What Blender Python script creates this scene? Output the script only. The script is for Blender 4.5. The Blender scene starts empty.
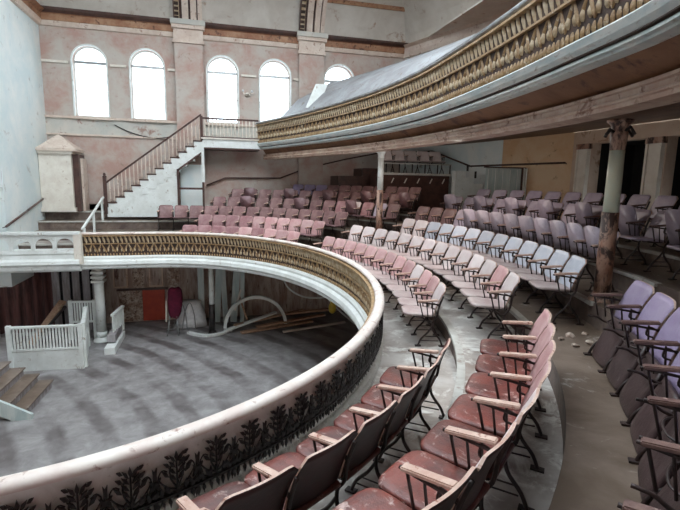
import bpy, bmesh, math, random
from mathutils import Vector, Matrix
random.seed(7)
PI=math.pi
S=bpy.context.scene
COL=S.collection
# ---------------------------------------------------------------- materials
def ramp(nt,fac,stops):
    r=nt.nodes.new('ShaderNodeValToRGB')
    e=r.color_ramp.elements
    while len(e)<len(stops): e.new(.5)
    for i,(p,c) in enumerate(stops):
        e[i].position=p; e[i].color=(c[0],c[1],c[2],1)
    nt.links.new(fac,r.inputs[0]); return r.outputs[0]
def noise(nt,co,scale,detail=4,rough=.6,dist=0):
    n=nt.nodes.new('ShaderNodeTexNoise'); n.inputs['Scale'].default_value=scale
    n.inputs['Detail'].default_value=detail; n.inputs['Roughness'].default_value=rough
    n.inputs['Distortion'].default_value=dist
    nt.links.new(co,n.inputs['Vector']); return n.outputs[0]
def mix(nt,f,a,b,mode='MIX'):
    m=nt.nodes.new('ShaderNodeMix'); m.data_type='RGBA'; m.blend_type=mode
    if isinstance(f,float): m.inputs[0].default_value=f
    else: nt.links.new(f,m.inputs[0])
    for k,v in ((6,a),(7,b)):
        if isinstance(v,tuple): m.inputs[k].default_value=(v[0],v[1],v[2],1)
        else: nt.links.new(v,m.inputs[k])
    return m.outputs[2]
def math_n(nt,op,a,b=None):
    m=nt.nodes.new('ShaderNodeMath'); m.operation=op
    for k,v in ((0,a),(1,b)):
        if v is None: continue
        if isinstance(v,(int,float)): m.inputs[k].default_value=v
        else: nt.links.new(v,m.inputs[k])
    return m.outputs[0]
def mat(name,c1,c2=None,scale=3.,rough=.6,bump=.0,c3=None,s3=14.,t3=.62,obj=False,metal=0.,spec=.5,stretch=None,p1=.38,p2=.62,rnd=0.,coat=0.):
    m=bpy.data.materials.new(name); m.use_nodes=True; nt=m.node_tree
    b=nt.nodes['Principled BSDF']
    tc=nt.nodes.new('ShaderNodeTexCoord'); g=nt.nodes.new('ShaderNodeNewGeometry')
    co=tc.outputs['Object'] if obj else g.outputs['Position']
    oi=None
    if obj:
        oi=nt.nodes.new('ShaderNodeObjectInfo')
        ad=nt.nodes.new('ShaderNodeVectorMath'); ad.operation='ADD'
        sc=nt.nodes.new('ShaderNodeVectorMath'); sc.operation='SCALE'
        cb=nt.nodes.new('ShaderNodeCombineXYZ')
        for k in range(3): nt.links.new(oi.outputs['Random'],cb.inputs[k])
        nt.links.new(cb.outputs[0],sc.inputs[0]); sc.inputs['Scale'].default_value=37.
        nt.links.new(co,ad.inputs[0]); nt.links.new(sc.outputs[0],ad.inputs[1]); co=ad.outputs[0]
    if stretch:
        mp=nt.nodes.new('ShaderNodeMapping'); mp.inputs['Scale'].default_value=stretch
        nt.links.new(co,mp.inputs[0]); co=mp.outputs[0]
    b.inputs['Roughness'].default_value=rough; b.inputs['Metallic'].default_value=metal
    b.inputs['Specular IOR Level'].default_value=spec
    if coat: b.inputs['Coat Weight'].default_value=coat; b.inputs['Coat Roughness'].default_value=.25
    if c2 is None: c2=tuple(x*.75 for x in c1)
    f=noise(nt,co,scale,5,.65,.3)
    col=ramp(nt,f,[(p1,c1),(p2,c2)])
    if c3:
        f3=noise(nt,co,s3,6,.7,.5)
        mk=ramp(nt,f3,[(t3-.05,(0,0,0)),(t3+.05,(1,1,1))])
        col=mix(nt,mk,col,c3)
    if rnd and oi:
        hv=nt.nodes.new('ShaderNodeHueSaturation')
        v=math_n(nt,'MULTIPLY_ADD',oi.outputs['Random'],rnd*2); 
        nt.nodes[-1].inputs[2].default_value=1-rnd
        nt.links.new(v,hv.inputs['Value']); nt.links.new(col,hv.inputs['Color']); col=hv.outputs[0]
    nt.links.new(col,b.inputs['Base Color'])
    if bump:
        bn=nt.nodes.new('ShaderNodeBump'); bn.inputs['Strength'].default_value=bump; bn.inputs['Distance'].default_value=.02
        nt.links.new(noise(nt,co,scale*6,5,.7),bn.inputs['Height']); nt.links.new(bn.outputs[0],b.inputs['Normal'])
    return m
M={}
M['wall']=mat('plaster_pink',(.47,.31,.26),(.53,.48,.43),1.3,.85,.3,(.34,.23,.18),3.4,.66,p1=.36,p2=.60)
M['wallband']=mat('plaster_grey',(.50,.50,.46),(.60,.56,.50),1.6,.85,.25,(.35,.22,.18),3.2,.62)
M['wallcool']=mat('plaster_pale_blue',(.66,.76,.77),(.80,.84,.82),.9,.8,.25,(.42,.40,.36),2.0,.66)
M['walltan']=mat('plaster_tan',(.52,.36,.26),(.62,.50,.40),1.0,.85,.2,(.30,.17,.10),2.4,.62)
M['tanlit']=mat('plaster_ochre',(.66,.42,.24),(.72,.54,.36),1.0,.8,.2,(.30,.15,.08),2.4,.64)  # tan raised in tone so this wall end looks lit
M['cove']=mat('plaster_cove',(.55,.50,.44),(.64,.60,.54),1.2,.85,.2,(.38,.27,.2),2.2,.64)
M['cornice']=mat('cornice_brown',(.28,.12,.06),(.42,.24,.14),2.,.6,.3,(.10,.04,.02),5.,.6)
M['corn_light']=mat('cornice_pale',(.60,.48,.40),(.70,.60,.52),3.,.7,.2,(.35,.2,.14),6.,.63)
M['cream']=mat('cream_paint',(.78,.74,.66),(.68,.62,.54),3.,.5,.15,(.45,.34,.26),9.,.66)
M['white']=mat('white_paint',(.80,.84,.82),(.68,.71,.68),2.5,.5,.15,(.38,.33,.27),7.,.65)
M['teal']=mat('pale_teal_paint',(.50,.60,.60),(.70,.72,.68),2.5,.4,.15,(.36,.34,.30),7.,.62,stretch=(1,1,4))
M['rail_cap']=mat('rail_cap_paint',(.80,.75,.69),(.70,.60,.55),4.,.45,.1,(.36,.22,.18),9.,.64)
M['gold']=mat('faded_gilding',(.42,.28,.14),(.27,.16,.07),8.,.45,.4,(.60,.50,.36),11.,.6)
M['ivory']=mat('ivory_gilding',(.64,.54,.38),(.46,.33,.19),8.,.5,.3)
M['fascback']=mat('fascia_ground',(.035,.02,.015),(.08,.045,.03),5.,.7,.2)
M['iron']=mat('black_iron',(.012,.010,.010),(.03,.02,.018),9.,.5,.2)
M['fretback']=mat('fret_backing',(.84,.83,.79),(.70,.68,.63),6.,.8,.3,(.4,.35,.3),12.,.66)
M['wood_dark']=mat('dark_stained_wood',(.05,.022,.018),(.09,.04,.03),5.,.4,.1)
M['soffit']=mat('soffit_brown',(.16,.07,.03),(.24,.12,.06),1.4,.6,.2,(.08,.03,.02),3.,.6)
M['beamface']=mat('beam_cream',(.62,.50,.40),(.48,.32,.24),3.,.5,.2,(.22,.10,.06),4.,.6)
M['black']=mat('black_void',(.006,.005,.005),(.012,.01,.01),3.,.9)
M['deck']=mat('gallery_deck_grey',(.34,.36,.38),(.24,.24,.25),1.5,.6,.2,(.18,.13,.1),4.,.62)
M['seatm']=mat('seat_maroon',(.20,.045,.032),(.10,.032,.027),5.,.40,.3,(.46,.33,.30),11.,.62,obj=True,rnd=.25)
M['backm']=mat('back_maroon_varnish',(.055,.012,.012),(.028,.009,.008),4.,.38,.1,obj=True)
M['arm']=mat('armrest_worn',(.52,.33,.26),(.66,.50,.42),9.,.5,.2,(.30,.10,.06),18.,.62,obj=True)
def chairmat(n,c1,c2,c3): return mat(n,c1,c2,4.,.42,.2,c3,12.,.68,obj=True,rnd=.16)
M['b_pink']=chairmat('back_dusty_pink',(.52,.28,.28),(.62,.41,.40),(.36,.15,.14))  # pink, lilac and purple backs paint sky sheen on dusty maroon varnish
M['b_pale']=chairmat('back_pale_pink',(.66,.55,.54),(.74,.66,.64),(.48,.33,.33))
M['b_blue']=chairmat('back_pale_lilac',(.54,.58,.66),(.64,.66,.72),(.42,.38,.46))
M['b_lilac']=chairmat('back_lilac_grey',(.42,.36,.44),(.54,.48,.55),(.2,.14,.18))  # paler still, for light catching the tops of the backs
M['b_purple']=chairmat('back_purple',(.27,.21,.35),(.35,.29,.42),(.24,.17,.28))
M['b_rose']=chairmat('back_faded_rose',(.30,.14,.15),(.42,.25,.25),(.18,.07,.07))
M['b_brown']=chairmat('back_dull_maroon',(.20,.10,.10),(.30,.18,.17),(.38,.28,.27))
M['s_pale']=chairmat('seat_dusty_grey',(.52,.44,.42),(.40,.30,.29),(.66,.6,.57))
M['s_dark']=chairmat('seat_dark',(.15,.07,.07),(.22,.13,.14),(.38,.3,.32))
M['s_black']=chairmat('seat_blackened',(.035,.018,.018),(.06,.035,.035),(.2,.15,.15))  # seat colour darkened to paint the lack of light at near right
M['b_dim']=chairmat('back_blackened',(.12,.06,.06),(.16,.09,.09),(.25,.18,.18))  # maroon back darkened for the same unlit corner
M['arm_dark']=mat('armrest_dark',(.20,.12,.10),(.10,.05,.045),9.,.45,.2,(.4,.3,.26),18.,.64,obj=True)  # armrest copy with the shade of the dark rows in its colour
M['b_dimlil']=chairmat('back_dim_lilac',(.29,.24,.31),(.38,.33,.39),(.18,.13,.17))  # darker lilac copy, painting in the shade of the back rows
M['c_iron']=mat('chair_iron',(.02,.014,.013),(.045,.025,.022),9.,.45,.2,obj=True)
M['tread']=mat('tier_boards',(.50,.47,.44),(.26,.21,.18),1.3,.38,.3,(.68,.67,.63),2.6,.55,p1=.4,p2=.6)
M['treadbr']=mat('tier_boards_bare',(.12,.085,.06),(.22,.17,.135),1.2,.42,.25,(.48,.46,.42),4.,.66)
M['nosing']=mat('worn_step_edge',(.60,.60,.56),(.44,.42,.38),3.,.5,.2,(.3,.24,.2),7.,.62)
M['riser']=mat('riser_paint',(.10,.07,.06),(.22,.17,.14),2.5,.6,.2,(.15,.1,.08),5.,.58)
M['board']=mat('bare_board',(.34,.19,.11),(.52,.36,.25),5.,.6,.3,obj=True,stretch=(1,6,6))
M['redp']=mat('red_panel',(.50,.07,.03),(.40,.05,.03),3.,.6,.1)
M['wine']=mat('wine_velvet',(.13,.005,.03),(.08,.003,.02),5.,.9,.2)
M['curtain']=mat('dark_curtain',(.035,.015,.015),(.14,.06,.055),2.,.8,.2,stretch=(3,3,.4))
M['greyboard']=mat('grey_boards',(.36,.35,.36),(.22,.19,.19),3.,.7,.2,stretch=(3,3,.5))
M['backwall']=mat('lower_wall',(.30,.20,.16),(.50,.42,.36),2.5,.8,.3,(.12,.06,.05),4.,.62,stretch=(2.5,2.5,.5))
M['posters']=mat('papered_panel',(.58,.50,.42),(.24,.14,.10),7.,.8,.2,(.12,.07,.05),16.,.56)
M['tealb']=mat('pale_teal_board',(.42,.52,.52),(.58,.64,.62),3.,.5,.15,stretch=(2,2,.3))
M['yellow']=mat('yellow_plastic',(.75,.55,.04),(.6,.42,.03),6.,.4)
M['rubble']=mat('plaster_rubble',(.55,.46,.38),(.35,.25,.2),12.,.8,.4)
M['brick']=mat('red_rubble',(.60,.17,.10),(.45,.12,.07),12.,.8,.4)
M['rust']=mat('rusted_sleeve',(.30,.14,.09),(.52,.36,.28),4.,.5,.4,(.05,.025,.02),7.,.52,stretch=(1,1,.5))
M['colgreen']=mat('pale_green_paint',(.62,.70,.60),(.66,.64,.48),2.2,.4,.15,(.36,.36,.3),6.,.66,stretch=(1,1,.5))
M['paper']=mat('white_sheeting',(.84,.85,.85),(.7,.7,.72),6.,.5,.6)
M['steel']=mat('grey_metal',(.4,.42,.42),(.25,.25,.25),6.,.35,.1,metal=.7)
# auditorium floor: boards with the dark bands left by the removed seat rows
def floor_mat():
    m=bpy.data.materials.new('auditorium_floor'); m.use_nodes=True; nt=m.node_tree
    b=nt.nodes['Principled BSDF']; b.inputs['Roughness'].default_value=.5
    g=nt.nodes.new('ShaderNodeNewGeometry'); P=g.outputs['Position']
    v=nt.nodes.new('ShaderNodeVectorMath'); v.operation='DISTANCE'
    nt.links.new(P,v.inputs[0]); v.inputs[1].default_value=(-11.5,5.2,-4.8)
    n=noise(nt,P,1.2,4,.6)
    d=math_n(nt,'ADD',v.outputs['Value'],math_n(nt,'MULTIPLY',n,.35))
    s=math_n(nt,'SINE',math_n(nt,'MULTIPLY',d,2*PI/.78))
    s=math_n(nt,'MULTIPLY_ADD',s,.5); nt.nodes[-1].inputs[2].default_value=.5
    band=ramp(nt,s,[(.45,(0,0,0)),(.85,(1,1,1))])
    n2=noise(nt,P,2.3,6,.7,.4)
    base=ramp(nt,n2,[(.35,(.20,.19,.19)),(.55,(.29,.28,.28)),(.75,(.38,.38,.38))])
    n3=noise(nt,P,.9,3,.6)
    k=ramp(nt,n3,[(.38,(.1,.1,.1)),(.60,(.8,.8,.8))])
    col=mix(nt,math_n(nt,'MULTIPLY',band,k),base,(.075,.06,.06))
    n4=noise(nt,P,22,3,.7)
    sp=ramp(nt,n4,[(.70,(0,0,0)),(.76,(1,1,1))])
    col=mix(nt,sp,col,(.5,.48,.46))
    nt.links.new(col,b.inputs['Base Color'])
    return m
M['floor']=floor_mat()
def glass_mat():
    m=bpy.data.materials.new('window_glass'); m.use_nodes=True; nt=m.node_tree
    for n in list(nt.nodes): nt.nodes.remove(n)
    o=nt.nodes.new('ShaderNodeOutputMaterial'); t=nt.nodes.new('ShaderNodeBsdfTransparent'); g=nt.nodes.new('ShaderNodeBsdfGlossy')
    g.inputs['Roughness'].default_value=.05; t.inputs[0].default_value=(.95,.98,1,1)
    mx=nt.nodes.new('ShaderNodeMixShader'); mx.inputs[0].default_value=.06
    nt.links.new(t.outputs[0],mx.inputs[1]); nt.links.new(g.outputs[0],mx.inputs[2]); nt.links.new(mx.outputs[0],o.inputs[0]); return m
M['glass']=glass_mat()
# ---------------------------------------------------------------- mesh builder
class MB:
    def __init__(s): s.v=[]; s.f=[]; s.m=[]; s.mats=[]; s.sm=[]
    def mi(s,m):
        if m not in s.mats: s.mats.append(m)
        return s.mats.index(m)
    def add(s,vs,fs,m,smooth=False):
        o=len(s.v); s.v+= [tuple(x) for x in vs]; k=s.mi(m)
        for f in fs: s.f.append(tuple(o+i for i in f)); s.m.append(k); s.sm.append(smooth)
    def box(s,x0,x1,y0,y1,z0,z1,m):
        vs=[(x,y,z) for x in(x0,x1) for y in(y0,y1) for z in(z0,z1)]
        s.add(vs,[(0,1,3,2),(4,6,7,5),(0,4,5,1),(2,3,7,6),(0,2,6,4),(1,5,7,3)],m)
    def obox(s,c,ux,uy,uz,hx,hy,hz,m):
        c=Vector(c); vs=[c+ux*hx*i+uy*hy*j+uz*hz*k for i in(-1,1) for j in(-1,1) for k in(-1,1)]
        s.add(vs,[(0,1,3,2),(4,6,7,5),(0,4,5,1),(2,3,7,6),(0,2,6,4),(1,5,7,3)],m)
    def bar(s,p,q,w,h,m,up=(0,0,1)):
        p=Vector(p);q=Vector(q);d=(q-p);L=d.length
        if L<1e-6:return
        d/=L;u=Vector(up); r=d.cross(u)
        if r.length<1e-3: r=d.cross(Vector((1,0,0)))
        r.normalize(); u=r.cross(d)
        s.obox((p+q)/2,d,r,u,L/2,w/2,h/2,m)
    def tube(s,pts,r,m,n=6,caps=True):
        pts=[Vector(p) for p in pts]; rr=r if isinstance(r,(list,tuple)) else [r]*len(pts)
        vs=[];prev=None
        for i,p in enumerate(pts):
            t=(pts[min(i+1,len(pts)-1)]-pts[max(i-1,0)]).normalized()
            if prev is None:
                a=Vector((0,0,1)) if abs(t.z)<.9 else Vector((1,0,0)); x=t.cross(a).normalized()
            else:
                x=(prev-t*prev.dot(t)); x=x.normalized() if x.length>1e-5 else t.cross(Vector((0,1,0))).normalized()
            prev=x; y=t.cross(x)
            for k in range(n):
                a=2*PI*k/n; vs.append(p+(x*math.cos(a)+y*math.sin(a))*rr[i])
        fs=[(i*n+k,i*n+(k+1)%n,(i+1)*n+(k+1)%n,(i+1)*n+k) for i in range(len(pts)-1) for k in range(n)]
        if caps: fs+=[tuple(range(n-1,-1,-1)),tuple((len(pts)-1)*n+k for k in range(n))]
        s.add(vs,fs,m,True)
    def lathe(s,c,prof,m,n=14):
        vs=[];
        for r,z in prof:
            for k in range(n):
                a=2*PI*k/n; vs.append((c[0]+r*math.cos(a),c[1]+r*math.sin(a),c[2]+z))
        fs=[(i*n+k,i*n+(k+1)%n,(i+1)*n+(k+1)%n,(i+1)*n+k) for i in range(len(prof)-1) for k in range(n)]
        fs+=[tuple(range(n-1,-1,-1)),tuple((len(prof)-1)*n+k for k in range(n))]
        s.add(vs,fs,m,True)
    def sweep(s,frames,prof,mats,closed=False,caps=True,smooth=False):
        # frames: (x,y,nx,ny); prof [(d,z)]; mats one per segment or single
        n=len(prof); vs=[(x+nx*d,y+ny*d,z) for x,y,nx,ny in frames for d,z in prof]
        segs=n if closed else n-1
        for j in range(segs):
            mm=mats[j] if isinstance(mats,list) else mats
            o=len(s.v)
            fs=[(i*n+j,(i+1)*n+j,(i+1)*n+(j+1)%n,i*n+(j+1)%n) for i in range(len(frames)-1)]
            vv=[];ff=[]
            for a,b_,c_,d_ in fs:
                k=len(vv); vv+=[vs[a],vs[b_],vs[c_],vs[d_]]; ff.append((k,k+1,k+2,k+3))
            s.add(vv,ff,mm,smooth)
        if closed and caps:
            for i in (0,len(frames)-1):
                s.add(vs[i*n:(i+1)*n],[tuple(range(n))],mats[0] if isinstance(mats,list) else mats)
    def prism(s,poly,axis,a0,a1,m):
        # polygon in the plane across 'axis'
        def P(p,a):
            return {'x':(a,p[0],p[1]),'y':(p[0],a,p[1]),'z':(p[0],p[1],a)}[axis]
        n=len(poly); vs=[P(p,a0) for p in poly]+[P(p,a1) for p in poly]
        fs=[tuple(range(n)),tuple(range(2*n-1,n-1,-1))]+[(i,(i+1)%n,n+(i+1)%n,n+i) for i in range(n)]
        s.add(vs,fs,m)
    def mesh(s,name,weld=True):
        me=bpy.data.meshes.new(name); me.from_pydata(s.v,[],s.f)
        for m in s.mats: me.materials.append(m)
        me.polygons.foreach_set('material_index',s.m); me.polygons.foreach_set('use_smooth',s.sm)
        bm=bmesh.new(); bm.from_mesh(me)
        if weld: bmesh.ops.remove_doubles(bm,verts=bm.verts,dist=1e-5)
        bmesh.ops.recalc_face_normals(bm,faces=bm.faces); bm.to_mesh(me); bm.free()
        return me
    def build(s,name,parent=None,bevel=0,local=None):
        if local:
            s.v=[(x-local[0],y-local[1],z-local[2]) for x,y,z in s.v]
        o=bpy.data.objects.new(name,s.mesh(name)); COL.objects.link(o)
        if local: o.location=local
        if parent: o.parent=parent
        if bevel:
            b=o.modifiers.new('b','BEVEL'); b.width=bevel; b.segments=2; b.limit_method='ANGLE'
        return o
def tag(o,label,cat,group=None,kind=None):
    if label:o['label']=label
    if cat:o['category']=cat
    if group:o['group']=group
    if kind:o['kind']=kind
    return o
def struct(o,label=None,cat=None):
    o['kind']='structure'
    if label:o['label']=label
    if cat:o['category']=cat
    return o
def empty(name,loc,rz,label,cat,group=None):
    o=bpy.data.objects.new(name,None); COL.objects.link(o); o.empty_display_size=.1
    o.location=loc; o.rotation_euler=(0,0,rz); return tag(o,label,cat,group)
def child(mb,name,root,bevel=0):
    # mb in world coords; root unrotated
    L=root.location; mb.v=[(x-L[0],y-L[1],z-L[2]) for x,y,z in mb.v]
    return mb.build(name,root,bevel)
# ---------------------------------------------------------------- plan curves
XC,YC,A,B=-1.72,8.16,4.20,5.76
def Pt(u,d):
    if u<0: return (XC+u*10,YC+B+d)
    if u>1: return (XC-(u-1)*10,YC-B-d)
    th=PI/2-PI*u; return (XC+(A+d)*math.cos(th),YC+(B+d)*math.sin(th))
def frame(u,d=0):
    x,y=Pt(u,d)
    if u<0: return (x,y,0,1)
    if u>1: return (x,y,0,-1)
    th=PI/2-PI*u; nx,ny=math.cos(th)/(A+d),math.sin(th)/(B+d); L=math.hypot(nx,ny); return (x,y,nx/L,ny/L)
def frames(u0,u1,step=.1,d=0):
    # equal arc-length frames
    us=[u0+(u1-u0)*i/800 for i in range(801)]; P=[Pt(u,d) for u in us]
    s=[0]
    for i in range(800): s.append(s[-1]+math.dist(P[i],P[i+1]))
    n=max(2,int(round(s[-1]/step))); out=[];j=0
    for k in range(n+1):
        t=s[-1]*k/n
        while j<799 and s[j+1]<t: j+=1
        f=(t-s[j])/max(1e-9,s[j+1]-s[j]); out.append(frame(us[j]+(us[j+1]-us[j])*f,d))
    return out
def catmull(P,n=10):
    out=[]
    for i in range(len(P)-1):
        p0,p1,p2,p3=P[max(i-1,0)],P[i],P[i+1],P[min(i+2,len(P)-1)]
        for k in range(n):
            t=k/n; out.append(tuple(.5*((2*b)+(-a+c)*t+(2*a-5*b+4*c-d)*t*t+(-a+3*b-3*c+d)*t**3) for a,b,c,d in zip(p0,p1,p2,p3)))
    out.append(tuple(P[-1])); return out
def poly_frames(P,step):
    s=[0]
    for a,b in zip(P,P[1:]): s.append(s[-1]+math.dist(a,b))
    n=max(2,int(round(s[-1]/step))); pts=[];j=0
    for k in range(n+1):
        t=s[-1]*k/n
        while j<len(P)-2 and s[j+1]<t: j+=1
        f=(t-s[j])/max(1e-9,s[j+1]-s[j]); pts.append((P[j][0]+(P[j+1][0]-P[j][0])*f,P[j][1]+(P[j+1][1]-P[j][1])*f))
    out=[]
    for i,p in enumerate(pts):
        a=pts[max(i-1,0)];b=pts[min(i+1,n)]; tx,ty=b[0]-a[0],b[1]-a[1];L=math.hypot(tx,ty)
        out.append((p[0],p[1],-ty/L,tx/L))      # path runs far -> near, outward is to its left
    return out
UP=catmull([(1.50,17.0),(2.35,14.6),(3.0,12.3),(3.45,10.1),(3.62,8.2),(3.56,6.7),(3.42,5.2),(3.22,3.9),(2.93,2.6),(2.2,1.3),(1.0,.3),(-1.0,-.35),(-4,-.4)],12)
BM=catmull([(1.72,17.3),(2.75,13.9),(3.45,11.4),(3.86,8.9),(3.98,6.6),(3.92,5.1),(3.74,3.9),(3.44,2.8),(2.8,1.5),(1.5,.25),(-1,-.7),(-4,-.8)],12)
# make sure outward points away from the opening
def outward(fr):
    x,y,nx,ny=fr[len(fr)//3]
    if nx<0: fr=[(a,b,-c,-d) for a,b,c,d in fr]
    return fr
# ---------------------------------------------------------------- camera
cam=bpy.data.cameras.new('camera'); co=bpy.data.objects.new('camera',cam); COL.objects.link(co)
R_=Vector((0.9661507,-0.2572720,0.0190772)); D_=Vector((-0.0218075,-0.1551316,-0.9876531)); F_=Vector((0.2570550,0.9538057,-0.1554910))
mw=Matrix.Identity(4)
for i in range(3): mw[i][0]=R_[i]; mw[i][1]=-D_[i]; mw[i][2]=-F_[i]
co.matrix_world=mw
cam.sensor_width=36; cam.lens=464.6/680*36; cam.clip_start=.05; cam.clip_end=200
S.camera=co
# ================================================================= SETTING
W=18.0
windows=[(-4.48,-3.46),(-2.70,-1.63),(-.17,.88),(1.68,2.79),(4.12,5.26)]
Z0,ZS=2.02,3.82
def arch_wall():
    m=MB(); x=-5.6; top=5.3; bot=-2.0
    for x0,x1 in windows:
        m.box(x,x0,W,W+.4,bot,top,M['wall'])
        m.box(x0,x1,W,W+.4,bot,Z0,M['wall'])
        c=(x0+x1)/2; r=(x1-x0)/2; n=16
        arc=[(c-r*math.cos(PI*k/n),ZS+r*.98*math.sin(PI*k/n)) for k in range(n+1)]
        for k in range(n):
            a,b=arc[k],arc[k+1]
            m.prism([a,b,(b[0],top),(a[0],top)],'y',W,W+.4,M['wall'])
        x=x1
    m.box(x,7.6,W,W+.4,bot,top,M['wall'])
    return struct(m.build('wall_far'),'pink and grey mottled plaster wall pierced by five arched windows','wall')
arch_wall()
m=MB(); 
m.box(-5.45,7.45,W-.03,W-.002,1.42,1.99,M['wallband'])
segs=[-5.45]+[v for w in windows for v in w]+[7.4]
for i in range(0,len(segs),2): m.box(segs[i]+(.13 if i else 0),segs[i+1]-(.13 if i<len(segs)-2 else 0),W-.06,W-.001,3.70,3.78,M['cream'])
m.box(-5.45,7.45,W-.09,W-.03,1.94,2.01,M['corn_light']); m.box(-5.45,7.45,W-.06,W-.03,1.38,1.44,M['corn_light'])
struct(m.build('trim_1'))
for i,(x0,x1) in enumerate(windows):
    c=(x0+x1)/2; r=(x1-x0)/2
    root=bpy.data.objects.new('window_%d'%(i+1),None); COL.objects.link(root); root.location=(c,W,Z0); struct(root)
    m=MB(); n=20                                     # casing round the opening
    def ringp(ra): return [(c-ra,Z0)]+[(c-ra*math.cos(PI*k/n),ZS+ra*.98*math.sin(PI*k/n)) for k in range(n+1)]+[(c+ra,Z0)]
    a,b=ringp(r),ringp(r+.05)
    for k in range(len(a)-1): m.prism([a[k],a[k+1],b[k+1],b[k]],'y',W-.05,W+.02,M['white'])
    child(m,'casing',root)
    m=MB(); a,b=ringp(r-.03),ringp(r)
    for k in range(len(a)-1): m.prism([a[k],a[k+1],b[k+1],b[k]],'y',W+.16,W+.22,M['white'])
    m.box(x0,x1,W+.15,W+.23,Z0,Z0+.06,M['white']); m.box(x0,x1,W+.15,W+.23,ZS-.05,ZS+.03,M['steel'])
    m.box(x0,x1,W+.16,W+.22,2.865,2.89,M['white'])
    child(m,'sash_frame',root)
    m=MB(); p=ringp(r-.04); m.prism(p,'y',W+.185,W+.192,M['glass']); child(m,'glass_pane',root)
    m=MB(); m.box(x0-.14,x1+.14,W-.14,W-.092,Z0-.09,Z0+.0,M['corn_light']); child(m,'sill',root)
# cornice, cove and ceiling
m=MB()
fr=[(-5.45,W,0,-1),(7.42,W,0,-1)]
m.sweep(fr,[(0,4.82),(.06,4.84),(.08,4.9),(.10,4.98)],M['corn_light'])
m.sweep(fr,[(.10,4.98),(.12,5.0),(.12,5.18),(.17,5.2)],M['cornice'])
m.sweep(fr,[(.17,5.2),(.30,5.27),(.32,5.34),(0.,5.36)],M['wood_dark'])
struct(m.build('trim_2'))
CV=[(0,5.3),(.06,5.6),(.2,6.0),(.5,6.45),(.95,6.85),(1.5,7.1),(2.2,7.2),(4.5,7.2)]
m=MB(); m.sweep([(-5.6,W,0,-1),(7.6,W,0,-1)],CV,M['cove'],smooth=True)
# diagonal far corner
DG=[(7.35,W),(9.8,11.2)]
dx,dy=DG[1][0]-DG[0][0],DG[1][1]-DG[0][1]; L=math.hypot(dx,dy); dn=(dy/L,-dx/L)
m.sweep([(7.35,W,dn[0],dn[1]),(9.9,11.0,dn[0],dn[1])],[(0,5.3),(.06,5.6),(.2,6.0),(.5,6.45),(.95,6.85),(1.5,7.1),(4,7.2)],M['cove'])
m.sweep([(-5.4,W,0,-1),(7.5,W,0,-1)],[(.48,6.38),(.53,6.38),(.60,6.50),(.53,6.50)],M['cornice'],closed=True)
struct(m.build('ceiling'))
m=MB()
m.sweep([(7.3,W+.05,0,1),(8.99,13.45,0,1)],[(0,-2),(0,5.3),(.3,5.3),(.3,-2)],M['wallcool'],closed=True)  # paler stretch of one wall, its brighter light put into the colour
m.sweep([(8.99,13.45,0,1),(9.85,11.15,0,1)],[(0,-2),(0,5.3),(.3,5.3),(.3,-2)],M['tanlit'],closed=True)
m.sweep([(7.3,W+.02,0,1),(9.85,11.12,0,1)],[(-.03,1.6),(-.03,4.8),(.0,4.8),(.0,1.6)],M['cornice'],closed=True)
struct(m.build('wall_corner'),'tan plaster wall set diagonally behind the upper gallery','wall')
m=MB(); m.sweep([(7.35,W,dn[0],dn[1]),(9.8,11.2,dn[0],dn[1])],[(0,4.82),(.08,4.84),(.12,5.0),(.12,5.18),(.28,5.26),(.0,5.36)],M['corn_light'])
struct(m.build('trim_3'))
m=MB()       # right back wall with doorways
X=9.8
for y0,y1,z0 in ((10.6,11.3,-2),(10.6-1.75,10.6,1.15),(8.42,8.85,-2),(7.1,8.42,1.15),(-6,7.1,-2)):
    m.box(X,X+.3,y0,y1,z0,5.3,M['walltan'])
struct(m.build('wall_right'),'tan back wall with two dark doorways under the gallery','wall')
for i,(y0,y1) in enumerate(((8.85,10.6),(7.1,8.42))):
    m=MB(); m.box(X+.29,X+1.5,y0-.1,y0-.02,-1,1.3,M['black']); m.box(X+.29,X+1.5,y1+.02,y1+.1,-1,1.3,M['black'])
    m.box(X+1.45,X+1.5,y0-.1,y1+.1,-1,1.3,M['black']); m.box(X+.29,X+1.5,y0-.1,y1+.1,1.16,1.3,M['black']); m.box(X+.29,X+1.5,y0-.1,y1+.1,-1.05,-.95,M['black'])
    struct(m.build('door_%d'%(i+1)))
m=MB()
for y0,y1 in ((10.62,10.95),(8.45,8.8)):
    m.box(X-.12,X,y0,y1,-.92,1.08,M['cream']); m.box(X-.16,X,y0-.04,y1+.04,1.0,1.14,M['rust'])
    m.box(X-.15,X-.12,y1-.03,y1+.03,-.92,1.05,M['cream'])
struct(m.build('trim_4'))
m=MB(); m.box(-5.7,-5.4,14.25,W+.3,-3,5.25,M['wallcool'])
m.sweep([(-5.4,14.25,1,0),(-5.4,W,1,0)],[(0,5.25),(.06,5.6),(.2,6.0),(.5,6.45),(.95,6.85),(1.5,7.2)],M['wallcool'])
struct(m.build('wall_left'),'pale blue plaster wall at the left of the windows','wall')
m=MB(); m.sweep([(-5.4,14.25,1,0),(-5.4,W,1,0)],[(0,4.82),(.08,4.84),(.12,5.0),(.12,5.18),(.28,5.26),(.0,5.36)],[M['corn_light'],M['corn_light'],M['cornice'],M['cornice'],M['wood_dark']])
struct(m.build('trim_5'))
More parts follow.
